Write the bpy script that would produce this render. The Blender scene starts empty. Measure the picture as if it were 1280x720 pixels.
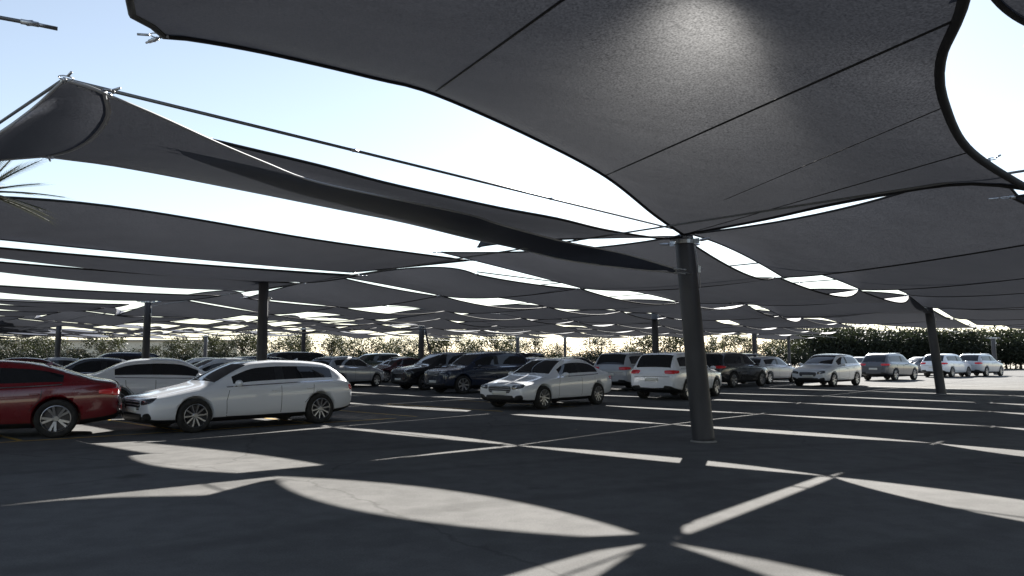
import bpy, bmesh, math, random
from mathutils import Vector, Matrix
from mathutils.bvhtree import BVHTree
R = math.radians
random.seed(11)
C = bpy.context.scene.collection
scene = bpy.context.scene
# ------------------------------------------------------------ camera, sky, sun, exposure
F = 930.0; CAMH = 1.5; HOR = 445.0; PITCH = math.atan((HOR-360)/F)
cd = bpy.data.cameras.new('camera'); cam = bpy.data.objects.new('camera', cd); C.objects.link(cam)
cam.location = (0, 0, CAMH); cam.rotation_euler = (R(90)+PITCH, 0, 0)
cd.sensor_width = 36; cd.lens = 36*F/1280; cd.clip_end = 3000; cd.clip_start = .05
scene.camera = cam
SAZ, SEL = R(15.3), R(27.0)
w = bpy.data.worlds.new('World'); scene.world = w; w.use_nodes = True
nt = w.node_tree; sky = nt.nodes.new('ShaderNodeTexSky'); sky.sky_type = 'NISHITA'; sky.sun_disc = False
sky.sun_elevation = SEL; sky.sun_rotation = SAZ; sky.air_density = 1.1; sky.dust_density = 0.15; sky.ozone_density = 1.5
bg = nt.nodes['Background']; bg.inputs[1].default_value = .05; hs = nt.nodes.new('ShaderNodeHueSaturation'); hs.inputs['Saturation'].default_value = .68; nt.links.new(sky.outputs[0], hs.inputs['Color']); nt.links.new(hs.outputs[0], bg.inputs[0])
sd = bpy.data.lights.new('sun', 'SUN'); sd.energy = 5.0; sd.angle = R(.5); sd.color = (1, .965, .91)
so = bpy.data.objects.new('sun', sd); C.objects.link(so); so.location = (10, 30, 30)
SUN = Vector((math.sin(SAZ)*math.cos(SEL), math.cos(SAZ)*math.cos(SEL), math.sin(SEL)))
so.rotation_euler = SUN.to_track_quat('Z', 'Y').to_euler()
scene.view_settings.view_transform = 'Standard'; scene.view_settings.look = 'None'
scene.view_settings.exposure = 1.82; scene.view_settings.gamma = 1.0

# ------------------------------------------------------------ helpers
def ray(px, py):
    v = (360-py)/F
    return Vector(((px-640)/F, math.cos(PITCH)-math.sin(PITCH)*v, math.sin(PITCH)+math.cos(PITCH)*v))
def W(px, py, z):            # picture direction met with a level at height z
    d = ray(px, py); k = (z-CAMH)/d.z
    return Vector((0, 0, CAMH))+d*k
def D(px, Y, z=0):           # picture column met with a distance
    return Vector(((px-640)/F*Y, Y, z))

def tag(o, label=None, cat=None, group=None, kind=None):
    if label: o['label'] = label
    if cat: o['category'] = cat
    if group: o['group'] = group
    if kind: o['kind'] = kind
    return o
def empty(name, loc=(0, 0, 0), rz=0):
    o = bpy.data.objects.new(name, None); C.objects.link(o); o.location = loc; o.rotation_euler = (0, 0, rz)
    o.empty_display_size = .3
    return o
def copy_tree(o, parent=None):
    c = o.copy(); C.objects.link(c); c.parent = parent
    for ch in list(o.children): copy_tree(ch, c)
    return c
class MB:
    def __init__(s): s.v = []; s.f = []; s.m = []
    def add(s, vs, fs, mi=0):
        n = len(s.v); s.v += [tuple(v) for v in vs]
        for f in fs: s.f.append(tuple(i+n for i in f)); s.m.append(mi)
    def box(s, c, d, mi=0, M=None):
        vs = [Vector((c[0]+sx*d[0]/2, c[1]+sy*d[1]/2, c[2]+sz*d[2]/2)) for sx in (-1, 1) for sy in (-1, 1) for sz in (-1, 1)]
        if M: vs = [M @ v for v in vs]
        s.add(vs, [(0, 1, 3, 2), (4, 6, 7, 5), (0, 4, 5, 1), (2, 3, 7, 6), (0, 2, 6, 4), (1, 5, 7, 3)], mi)
    def tube(s, pts, r, n=8, mi=0, cap=True):
        pts = [Vector(p) for p in pts]; rings = []
        rs = r if isinstance(r, (list, tuple)) else [r]*len(pts)
        up = Vector((0, 0, 1))
        for i, p in enumerate(pts):
            t = (pts[min(i+1, len(pts)-1)]-pts[max(i-1, 0)])
            if t.length < 1e-9: t = Vector((0, 0, 1))
            t.normalize(); u = t.cross(up)
            if u.length < .05: u = t.cross(Vector((1, 0, 0)))
            u.normalize(); q = t.cross(u)
            rings.append([p+(u*math.cos(2*math.pi*k/n)+q*math.sin(2*math.pi*k/n))*rs[i] for k in range(n)])
        vs = [v for rg in rings for v in rg]; fs = []
        for i in range(len(pts)-1):
            for k in range(n):
                a = i*n+k; b = i*n+(k+1) % n
                fs.append((a, b, b+n, a+n))
        if cap: fs.append(tuple(range(n))[::-1]); fs.append(tuple(range((len(pts)-1)*n, len(pts)*n)))
        s.add(vs, fs, mi)
    def lathe(s, prof, n=24, mi=0, M=None, closed=False):   # prof (r, y) about the y axis
        vs = []; fs = []; m = len(prof)
        for k in range(n):
            a = 2*math.pi*k/n
            for (r, y) in prof:
                p = Vector((r*math.cos(a), y, r*math.sin(a))); vs.append(M @ p if M else p)
        for k in range(n):
            for i in range(m if closed else m-1):
                a = k*m+i; b = k*m+(i+1) % m; c = ((k+1) % n)*m+(i+1) % m; d = ((k+1) % n)*m+i
                fs.append((a, b, c, d))
        s.add(vs, fs, mi)
    def build(s, name, mats, parent=None, smooth=True, loc=None):
        me = bpy.data.meshes.new(name); me.from_pydata(s.v, [], s.f); me.update()
        if not isinstance(mats, (list, tuple)): mats = [mats]
        for m in mats: me.materials.append(m)
        me.polygons.foreach_set('material_index', s.m)
        if smooth: me.polygons.foreach_set('use_smooth', [True]*len(me.polygons))
        o = bpy.data.objects.new(name, me); C.objects.link(o); o.parent = parent
        if loc: o.location = loc
        return o
def fixn(o):
    bm = bmesh.new(); bm.from_mesh(o.data); bmesh.ops.recalc_face_normals(bm, faces=bm.faces); bm.to_mesh(o.data); bm.free(); return o

# ------------------------------------------------------------ materials
def mat(name, col, rough=.5, metal=0, spec=.5, coat=0, **k):
    m = bpy.data.materials.new(name); m.use_nodes = True; b = m.node_tree.nodes['Principled BSDF']
    b.inputs['Base Color'].default_value = (*col, 1); b.inputs['Roughness'].default_value = rough
    b.inputs['Metallic'].default_value = metal; b.inputs['Specular IOR Level'].default_value = spec
    b.inputs['Coat Weight'].default_value = coat; b.inputs['Coat Roughness'].default_value = .05
    m.diffuse_color = (*col, 1)
    return m
def nn(m, t, **kw):
    n = m.node_tree.nodes.new(t)
    for k, v in kw.items(): setattr(n, k, v)
    return n
def noise_col(m, c0, c1, scale, detail=6, coord='Object', stretch=(1, 1, 1), lo=.35, hi=.65):
    L = m.node_tree.links; b = m.node_tree.nodes['Principled BSDF']
    tc = nn(m, 'ShaderNodeTexCoord'); mp = nn(m, 'ShaderNodeMapping'); mp.inputs['Scale'].default_value = stretch
    n = nn(m, 'ShaderNodeTexNoise'); n.inputs['Scale'].default_value = scale; n.inputs['Detail'].default_value = detail
    r = nn(m, 'ShaderNodeValToRGB'); r.color_ramp.elements[0].color = (*c0, 1); r.color_ramp.elements[1].color = (*c1, 1)
    r.color_ramp.elements[0].position = lo; r.color_ramp.elements[1].position = hi
    L.new(tc.outputs[coord], mp.inputs[0]); L.new(mp.outputs[0], n.inputs['Vector']); L.new(n.outputs['Fac'], r.inputs[0]); L.new(r.outputs[0], b.inputs['Base Color'])
    return r, n, mp
def paint(name, col, rough=.28):
    m = mat(name, col, rough, 0, .5, 1.0)
    L = m.node_tree.links; b = m.node_tree.nodes['Principled BSDF']
    tc = nn(m, 'ShaderNodeTexCoord'); n = nn(m, 'ShaderNodeTexNoise'); n.inputs['Scale'].default_value = 2.2; n.inputs['Detail'].default_value = 7
    mr = nn(m, 'ShaderNodeMapRange'); mr.inputs[3].default_value = rough-.06; mr.inputs[4].default_value = rough+.16
    L.new(tc.outputs['Object'], n.inputs['Vector']); L.new(n.outputs['Fac'], mr.inputs[0]); L.new(mr.outputs[0], b.inputs['Roughness'])
    # road dust low on the body
    sx = nn(m, 'ShaderNodeSeparateXYZ'); L.new(tc.outputs['Object'], sx.inputs[0])
    m2 = nn(m, 'ShaderNodeMapRange'); m2.inputs[1].default_value = .15; m2.inputs[2].default_value = .6; m2.inputs[3].default_value = .35; m2.inputs[4].default_value = 0
    L.new(sx.outputs[2], m2.inputs[0]); mul = nn(m, 'ShaderNodeMath', operation='MULTIPLY'); L.new(m2.outputs[0], mul.inputs[0]); L.new(n.outputs['Fac'], mul.inputs[1])
    mx = nn(m, 'ShaderNodeMix', data_type='RGBA'); L.new(mul.outputs[0], mx.inputs[0]); mx.inputs[6].default_value = (*col, 1); mx.inputs[7].default_value = (.2, .18, .15, 1)
    L.new(mx.outputs[2], b.inputs['Base Color'])
    return m
P_WHITE = paint('white_paint', (.84, .865, .91)); P_RED = paint('red_paint', (.17, .004, .010), .22)
P_DARK = paint('black_paint', (.012, .013, .016), .2); P_BLUE = paint('navy_paint', (.012, .022, .05), .2)
P_MAROON = paint('maroon_paint', (.07, .01, .012), .22); P_SILVER = paint('silver_paint', (.42, .44, .48), .25)
P_GREEN = paint('green_paint', (.012, .028, .022), .25); P_GREY = paint('grey_paint', (.10, .105, .12), .25)
GLASS = mat('tinted_glass', (.012, .014, .017), .04, 0, .8)
TYRE = mat('rubber', (.018, .018, .019), .85); noise_col(TYRE, (.012, .012, .012), (.035, .033, .03), 9)
RIM = mat('alloy', (.42, .42, .44), .3, .9); RIMD = mat('dark_alloy', (.09, .09, .1), .35, .8); TRIM = mat('black_trim', (.012, .012, .013), .45); noise_col(TRIM, (.009, .009, .01), (.02, .02, .021), 14)
HEAD = mat('headlamp_lens', (.035, .04, .05), .06, .1, .8, 1); TAIL = mat('tail_lamp', (.75, .015, .02), .12, 0, .6, 1)
CHROME = mat('chrome', (.7, .7, .72), .12, 1); PLATE = mat('plate', (.7, .7, .66), .4)
AMBER = mat('amber_lens', (.55, .16, .02), .2)
STEEL = mat('galvanised', (.5, .52, .54), .38, .85); noise_col(STEEL, (.38, .4, .42), (.62, .63, .65), 30)
WIRE = mat('wire_rope', (.16, .165, .17), .5, .6)
POST = mat('post_paint', (.035, .036, .045), .5); noise_col(POST, (.026, .027, .034), (.06, .06, .07), 2.5, stretch=(1, 1, .25))
CONC = mat('concrete', (.3, .29, .27), .85); noise_col(CONC, (.22, .21, .2), (.36, .35, .33), 4)
# shade cloth: knitted dark mesh; scatters sunlight through it, mostly forward
CLOTH = bpy.data.materials.new('shade_cloth'); CLOTH.use_nodes = True
def make_cloth(m):
    N = m.node_tree; L = N.links; b = N.nodes['Principled BSDF']; out = N.nodes['Material Output']
    b.inputs['Base Color'].default_value = (.032, .038, .058, 1); b.inputs['Roughness'].default_value = .75; b.inputs['Specular IOR Level'].default_value = .25
    tc = nn(m, 'ShaderNodeTexCoord')
    n1 = nn(m, 'ShaderNodeTexNoise'); n1.inputs['Scale'].default_value = 55; n1.inputs['Detail'].default_value = 3; L.new(tc.outputs['Object'], n1.inputs['Vector'])
    mp = nn(m, 'ShaderNodeMapping'); mp.inputs['Rotation'].default_value = (0, 0, R(45)); mp.inputs['Scale'].default_value = (1.2, 3, 1)
    L.new(tc.outputs['Object'], mp.inputs[0])
    n2 = nn(m, 'ShaderNodeTexNoise'); n2.inputs['Scale'].default_value = 1.1; n2.inputs['Detail'].default_value = 3; L.new(mp.outputs[0], n2.inputs['Vector'])
    md = nn(m, 'ShaderNodeMath', operation='MULTIPLY'); L.new(n1.outputs['Fac'], md.inputs[0]); m3_ = nn(m, 'ShaderNodeMapRange'); m3_.inputs[3].default_value = .42; m3_.inputs[4].default_value = .58; L.new(n2.outputs['Fac'], m3_.inputs[0]); L.new(m3_.outputs[0], md.inputs[1])
    r = nn(m, 'ShaderNodeMapRange'); r.inputs[1].default_value = .08; r.inputs[2].default_value = .42; r.inputs[3].default_value = .25; r.inputs[4].default_value = 1.75
    L.new(md.outputs[0], r.inputs[0])
    def scaled(c):
        x = nn(m, 'ShaderNodeVectorMath', operation='SCALE'); x.inputs[0].default_value = c; L.new(r.outputs[0], x.inputs['Scale']); return x
    t = nn(m, 'ShaderNodeBsdfTranslucent'); L.new(scaled((.0118, .0124, .0142)).outputs[0], t.inputs['Color'])
    g = nn(m, 'ShaderNodeBsdfRefraction'); g.inputs['IOR'].default_value = 1.12; g.inputs['Roughness'].default_value = .86; L.new(scaled((.00042, .00042, .00042)).outputs[0], g.inputs['Color'])
    a1 = nn(m, 'ShaderNodeAddShader'); a2 = nn(m, 'ShaderNodeAddShader')
    L.new(t.outputs[0], a1.inputs[0]); L.new(g.outputs[0], a1.inputs[1]); L.new(a1.outputs[0], a2.inputs[0]); L.new(b.outputs[0], a2.inputs[1]); L.new(a2.outputs[0], out.inputs['Surface'])
make_cloth(CLOTH)
HEM = mat('hem_webbing', (.012, .012, .014), .8); HEML = mat('pale_hem', (.35, .35, .36), .6)

# ------------------------------------------------------------ ground
def sheet(name, pts, z, m, kind='structure'):
    b = MB(); b.add([(p[0], p[1], z) for p in pts], [tuple(range(len(pts)))]); o = b.build(name, m, smooth=False)
    if kind: o['kind'] = kind
    return o
ASPH = mat('weathered_asphalt', (.2, .2, .19), .95, spec=.04)
def make_asph(m):
    L = m.node_tree.links; b = m.node_tree.nodes['Principled BSDF']; tc = nn(m, 'ShaderNodeTexCoord')
    def no(s, d, ro=.6):
        n = nn(m, 'ShaderNodeTexNoise'); n.inputs['Scale'].default_value = s; n.inputs['Detail'].default_value = d; n.inputs['Roughness'].default_value = ro; L.new(tc.outputs['Object'], n.inputs['Vector']); return n
    a = no(.35, 8); f = no(60, 4, .8); g = no(3, 5)
    r = nn(m, 'ShaderNodeValToRGB'); r.color_ramp.elements[0].position = .3; r.color_ramp.elements[1].position = .7
    r.color_ramp.elements[0].color = (.150, .147, .142, 1); r.color_ramp.elements[1].color = (.215, .211, .203, 1); L.new(a.outputs[0], r.inputs[0])
    mx = nn(m, 'ShaderNodeMix', data_type='RGBA', blend_type='MULTIPLY'); mx.inputs[0].default_value = .6
    r2 = nn(m, 'ShaderNodeValToRGB'); r2.color_ramp.elements[0].position = .3; r2.color_ramp.elements[0].color = (.5, .5, .5, 1); r2.color_ramp.elements[1].position = .65; r2.color_ramp.elements[1].color = (1.1, 1.1, 1.1, 1)
    L.new(f.outputs[0], r2.inputs[0]); L.new(r.outputs[0], mx.inputs[6]); L.new(r2.outputs[0], mx.inputs[7])
    mx2 = nn(m, 'ShaderNodeMix', data_type='RGBA', blend_type='MULTIPLY'); mx2.inputs[0].default_value = .35
    r3 = nn(m, 'ShaderNodeValToRGB'); r3.color_ramp.elements[0].position = .4; r3.color_ramp.elements[0].color = (.6, .6, .6, 1); r3.color_ramp.elements[1].position = .6; r3.color_ramp.elements[1].color = (1, 1, 1, 1)
    L.new(g.outputs[0], r3.inputs[0]); L.new(mx.outputs[2], mx2.inputs[6]); L.new(r3.outputs[0], mx2.inputs[7])
    # tar-sealed cracks
    vo = nn(m, 'ShaderNodeTexVoronoi', feature='DISTANCE_TO_EDGE'); vo.inputs['Scale'].default_value = .22
    wn = no(1.1, 6); wv = nn(m, 'ShaderNodeMix', data_type='VECTOR'); wv.inputs[0].default_value = .35
    L.new(tc.outputs['Object'], wv.inputs[4]); L.new(wn.outputs['Color'], wv.inputs[5]); L.new(wv.outputs[1], vo.inputs['Vector'])
    cr = nn(m, 'ShaderNodeMapRange'); cr.inputs[1].default_value = .0; cr.inputs[2].default_value = .004; cr.inputs[3].default_value = .45; cr.inputs[4].default_value = 0; L.new(vo.outputs[0], cr.inputs[0])
    mx3 = nn(m, 'ShaderNodeMix', data_type='RGBA'); L.new(cr.outputs[0], mx3.inputs[0]); L.new(mx2.outputs[2], mx3.inputs[6]); mx3.inputs[7].default_value = (.07, .068, .065, 1)
    L.new(mx3.outputs[2], b.inputs['Base Color'])
    sn = no(.9, 3, .5); s2 = nn(m, 'ShaderNodeMapRange'); s2.inputs[1].default_value = .66; s2.inputs[2].default_value = .74; s2.inputs[3].default_value = 0; s2.inputs[4].default_value = .5; L.new(sn.outputs[0], s2.inputs[0])
    mx4 = nn(m, 'ShaderNodeMix', data_type='RGBA'); L.new(s2.outputs[0], mx4.inputs[0]); L.new(mx3.outputs[2], mx4.inputs[6]); mx4.inputs[7].default_value = (.06, .058, .055, 1)
    wvt = nn(m, 'ShaderNodeTexWave'); wvt.inputs['Scale'].default_value = .12; wvt.inputs['Distortion'].default_value = 3; wvt.inputs['Detail'].default_value = 3
    mpw = nn(m, 'ShaderNodeMapping'); mpw.inputs['Rotation'].default_value = (0, 0, R(62)); L.new(tc.outputs['Object'], mpw.inputs[0]); L.new(mpw.outputs[0], wvt.inputs['Vector'])
    w2 = nn(m, 'ShaderNodeMapRange'); w2.inputs[1].default_value = .93; w2.inputs[2].default_value = 1; w2.inputs[3].default_value = 0; w2.inputs[4].default_value = .28; L.new(wvt.outputs['Fac'], w2.inputs[0])
    mx5 = nn(m, 'ShaderNodeMix', data_type='RGBA'); L.new(w2.outputs[0], mx5.inputs[0]); L.new(mx4.outputs[2], mx5.inputs[6]); mx5.inputs[7].default_value = (.08, .078, .075, 1)
    L.new(mx5.outputs[2], b.inputs['Base Color'])
    bp = nn(m, 'ShaderNodeBump'); bp.inputs['Strength'].default_value = .35; bp.inputs['Distance'].default_value = .01; L.new(f.outputs[0], bp.inputs['Height']); L.new(bp.outputs[0], b.inputs['Normal'])
make_asph(ASPH)
DIRT = mat('dry_soil', (.2, .16, .11), .95); noise_col(DIRT, (.12, .1, .06), (.26, .21, .14), .3, 8)
sheet('terrain', [(-1500, -300), (1500, -300), (1500, 2500), (-1500, 2500)], -.01, DIRT)
sheet('parking_lot', [(-110, -30), (110, -30), (110, 84), (-110, 84)], 0, ASPH)
YEL = mat('yellow_line_paint', (.55, .33, .05), .7)
r_, n_, m_ = noise_col(YEL, (.24, .19, .12), (.58, .36, .06), 5, lo=.3, hi=.5)
WLN = mat('white_line_paint', (.5, .5, .48), .7); noise_col(WLN, (.22, .22, .21), (.42, .42, .4), 5, lo=.35, hi=.6)
def line(p, q, wd, m, name='painted_line'):
    p = Vector(p); q = Vector(q); n = Vector((-(q-p).y, (q-p).x)).normalized()*wd/2
    return sheet(name, [p+n, q+n, q-n, p-n][::-1], .004, m)
g0 = W(-60, 557, 0); g1 = W(495, 523, 0)
line(g0.xy, g1.xy, .11, YEL)
u = (g1-g0).normalized(); n45 = Vector((-.75, .66))
for k in range(6):
    p = g0.xy+u.xy*(k*2.75+1.0); line(p+n45*.1, p+n45*5.0, .1, YEL)
for k in range(9):
    p = Vector((-16+k*5.2, 25+k*1.3)); line(p, p+Vector((-3.2, 3.9)), .1, WLN)

# ------------------------------------------------------------ shade sails
def smooth_curve(pts, n):
    P = [pts[0]*2-pts[1]]+list(pts)+[pts[-1]*2-pts[-2]]
    seg = []
    for i in range(1, len(P)-2):
        a, b, c, d = P[i-1:i+3]
        for k in range(12):
            t = k/12; seg.append(.5*((2*b)+(c-a)*t+(2*a-5*b+4*c-d)*t*t+(3*b-a-3*c+d)*t**3))
    seg.append(pts[-1].copy())
    L = [0]
    for i in range(1, len(seg)): L.append(L[-1]+(seg[i]-seg[i-1]).length)
    out = []; j = 0
    for k in range(n+1):
        s = L[-1]*k/n
        while j < len(L)-2 and L[j+1] < s: j += 1
        t = (s-L[j])/max(1e-9, L[j+1]-L[j]); out.append(seg[j].lerp(seg[j+1], min(1, t)))
    return out
def sag(P, Q, s, inward, n, zm=0):
    out = []
    d = (Q-P); nr = Vector((-d.y, d.x, 0)).normalized()
    if nr.dot(inward-(P+Q)/2) < 0: nr = -nr
    for k in range(n+1):
        t = k/n; f = 4*t*(1-t)
        out.append(P.lerp(Q, t)+nr*s*f+Vector((0, 0, zm*f-.02*f*d.length/5)))
    return out
def sail(e0, e1, e2, e3, near=True, dz=None, seams=(), name='shade_sail', hem_mat=None, hr=.022):
    """e0: c00->c10, e1: c10->c11, e2: c01->c11, e3: c00->c01 ; e0/e2 share n, e1/e3 share m"""
    n = len(e0)-1; m = len(e1)-1; V = []; F_ = []
    c00, c10, c11, c01 = e0[0], e0[-1], e2[-1], e2[0]
    for i in range(n+1):
        for j in range(m+1):
            u = i/n; v = j/m
            p = e0[i]*(1-v)+e2[i]*v+e3[j]*(1-u)+e1[j]*u-(c00*(1-u)*(1-v)+c10*u*(1-v)+c11*u*v+c01*(1-u)*v)
            if dz: p = p+Vector((0, 0, dz(u, v)))
            V.append(p)
    for i in range(n):
        for j in range(m):
            a = i*(m+1)+j; F_.append((a, a+1, a+m+2, a+m+1))
    loops = [[V[i*(m+1)] for i in range(n+1)], [V[n*(m+1)+j] for j in range(m+1)], [V[i*(m+1)+m] for i in range(n+1)][::-1], [V[j] for j in range(m+1)][::-1]]
    rim = loops[0]+loops[1][1:]+loops[2][1:]+loops[3][1:]
    cen = (c00+c10+c11+c01)/4
    base = Vector((cen.x, cen.y, 0))
    mv = lambda pts: [p-base for p in pts]
    if near:
        root = empty(name, base)
        b = MB(); b.add(mv(V), F_); b.build('fabric', CLOTH, root)
        b = MB(); b.tube(mv(rim), hr, 6); b.build('hem', hem_mat or HEM, root)
        for c in (c00, c10, c11, c01):
            b = MB(); d = (c-cen); d.z = 0; d.normalize()
            q = c-base
            s_ = Vector((-d.y, d.x, 0)); ring = [q+d*(.06+.05*math.cos(a))+s_*.05*math.sin(a) for a in [k*math.pi/6 for k in range(13)]]
            b.tube(ring, .006, 5); b.tube([q+d*.12, q+d*.22], .011, 6); b.tube([q-d*.04, q+d*.02], .02, 6)
            b.build('corner_ring', STEEL, root)
        for (k, along) in seams:      # stitched seam: a lapped strip of cloth under the sheet
            b = MB()
            if along == 'u': pts = [V[i*(m+1)+k] for i in range(n+1)]
            else: pts = [V[k*(m+1)+j] for j in range(m+1)]
            b.tube(mv([p+Vector((0, 0, -.006)) for p in pts]), .012, 5); b.build('seam', HEM, root)
    else:
        b = MB(); b.add(mv(V), F_, 0); b.tube(mv(rim), hr, 4, 1)
        root = b.build(name, [CLOTH, HEM], loc=base)
    return root
Vx = lambda x, y, z: Vector((x, y, z))
OA = {0: (0, 0), 1: (2.53, 2.2), 2: (5.9, 5.9), 3: (8.95, 9.2), 4: (11.6, 13.4), 5: (14.2, 17.8)}
P0T = Vx(3.07, 13.2, 3.67)
def node(a, b):
    if a < 0: o = Vx(a*3.4, a*3.6, 0)
    elif a in OA: o = Vx(*OA[a], 0)
    else: o = Vx(14.2+(a-5)*3.4, 17.8+(a-5)*3.8, 0)
    r = random.Random(a*131+b*17+5)
    z = 3.22+r.uniform(-.12, .12)
    if a % 5 == 0 and b % 2 == 0: z = 3.62
    sp = {(0, -1): 3.3, (1, -1): 3.2, (0, 0): 3.67, (0, 1): 3.33, (1, 0): 3.12, (1, 1): 3.2, (2, 0): 3.2}
    z = sp.get((a, b), z)
    p = Vx(P0T.x, P0T.y, z)+o+(Vx(-3.85*b, 3.4*b, 0) if b > 0 else Vx(-2.5*b, 4.8*b, 0))
    p.z = z
    return p
px = lambda L, z: [W(x, y, z) for x, y in L]
# main sail right above the viewer
zm = 3.67
cB = Vx(1.05, 1.0, 3.67); cR = W(1298, 238, 3.3)
mL = smooth_curve([P0T.copy()]+[W(x, y, z) for x, y, z in [(818, 268, 3.8), (756, 219, 4.05), (662, 169, 4.3), (542, 116, 4.45), (470, 97, 4.5), (400, 80, 4.5), (319, 62, 4.45), (240, 48, 4.35), (205, 45, 4.3)]], 48)
mN = smooth_curve([W(205, 45, 4.3), W(186, 28, 4.25), W(162, 0, 4.2), Vx(-1.3, 2.6, 4.0), Vx(0, 1.3, 3.8), cB], 24)
mR = smooth_curve([cR, W(1280, 233, 3.32), W(1212, 188, 3.42), W(1180, 128, 3.55), W(1176, 75, zm), W(1205, 0, zm), Vx(2.1, 3.2, zm), cB], 48)
mF = smooth_curve([P0T.copy(), W(950, 275, 3.62), W(1040, 255, 3.55), W(1170, 232, 3.42), W(1240, 230, 3.34), cR], 24)
def mdz(u, v):
    e = 16*u*(1-u)*v*(1-v)
    ridge = math.exp(-((v-.60-.10*math.sin(u*3))/.13)**2)
    return e*(-.16+.21*ridge)
o = sail(mL, mN, mR, mF, dz=mdz, hr=.03)
main_root = o
b = MB(); b.tube([p-main_root.location for p in mR], .038, 8); b.build('hem', HEM, main_root)
dg = bpy.context.evaluated_depsgraph_get(); mb = [c for c in main_root.children if c.name.startswith('fabric')][0]
bmm = bmesh.new(); bmm.from_mesh(mb.data); bvm = BVHTree.FromBMesh(bmm); bmm.free()
for (p_, q_, r_) in (((541, 117), (706, -2), .011), ((758, 219), (1192, 26), .011), ((905, 250), (1180, 134), .005), ((862, 291), (1212, 190), .008)):
    pts = []
    for k in range(41):
        t = k/40; d = ray(p_[0]+(q_[0]-p_[0])*t, p_[1]+(q_[1]-p_[1])*t); h = bvm.ray_cast(Vector((0, 0, CAMH))-main_root.location, d)[0]
        if h is not None: pts.append(h-d*.006)
    if len(pts) > 3: b = MB(); b.tube(pts, r_, 5); b.build('seam', HEM, main_root)
tag(o, 'largest dark grey shade sail, directly overhead, its corner tied to the thick front post', 'shade sail', 'shade sails over the car park')
# second long sail to the left, beyond the straight cable
z2 = 3.67
a_ = smooth_curve([W(x, y, z) for x, y, z in [(845, 336, 2.86), (780, 317, 3.10), (705, 302, 3.30), (640, 285, 3.46), (610, 276, 3.6), (585, 268, 3.62), (480, 246, 3.67), (390, 226, 3.67), (330, 203, 3.67), (275, 180, 3.67), (200, 146, 3.67), (133, 118, 3.67)]], 40)
d_ = smooth_curve([W(x, y, z) for x, y, z in [(845, 341, 2.82), (780, 335, 2.90), (705, 325, 3.10), (640, 309, 3.60), (600, 301, 3.95), (570, 294, 4.11), (500, 277, 4.48), (400, 257, 4.58), (300, 237, 4.45), (160, 210, 3.95), (60, 196, 3.67)]], 40)
b_ = smooth_curve(px([(133, 118), (136, 145), (118, 172), (90, 188), (60, 196)], z2), 10)
c_ = smooth_curve([W(845, 336, 2.86), W(845, 338.5, 2.84), W(845, 341, 2.82)], 10)
o = sail(a_, b_, d_, c_, dz=lambda u, v: -.12*16*u*(1-u)*v*(1-v), hem_mat=HEML, hr=.014)
tag(o, 'long dark narrow shade sail with pale hem below the straight cable at left', 'shade sail', 'shade sails over the car park')
a_ = smooth_curve([W(80, 100, 3.67), W(106, 107, 3.67), W(130, 116, 3.67)], 10)
b_ = smooth_curve(px([(130, 116), (134, 145), (116, 171), (90, 187), (60, 195)], 3.63), 12)
d_ = smooth_curve([W(-110, 238, 3.0), W(-40, 206, 3.2), W(60, 195, 3.63)], 10)
c_ = smooth_curve([W(80, 100, 3.67), W(40, 137, 3.6), W(0, 166, 3.4), W(-110, 238, 3.0)], 12)
o = sail(a_, b_, d_, c_, dz=lambda u, v: .1*16*u*(1-u)*v*(1-v), hem_mat=HEML, hr=.014)
tag(o, 'small pale grey shade sail at far left whose top corner rises to the cable', 'shade sail', 'shade sails over the car park')
a_ = smooth_curve([W(x, y, z) for x, y, z in [(853, 296, 3.6), (827, 298, 3.52), (760, 288, 3.47), (700, 274, 3.46), (630, 261, 3.55), (560, 246, 3.7), (480, 228, 3.85), (400, 207, 3.95), (265, 175, 4.0)]], 36)
d_ = smooth_curve([Vx(-.75, 16.4, 3.92), W(600, 293, 4.35), W(540, 268, 4.3), W(470, 246, 4.25), W(400, 228, 4.15), W(300, 195, 4.03), W(270, 182, 4.0)], 36)
b_ = smooth_curve([W(265, 175, 4.0), W(268, 178, 4.0), W(270, 182, 4.0)], 16)
c_ = sag(W(853, 296, 3.6), Vx(-.75, 16.4, 3.92), .62, Vx(-3, 10, 3.5), 16)
o = sail(a_, b_, d_, c_, hr=.02)
tag(o, 'grey shade sail showing only as a strip above the long dark narrow sail', 'shade sail', 'shade sails over the car park')
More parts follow.
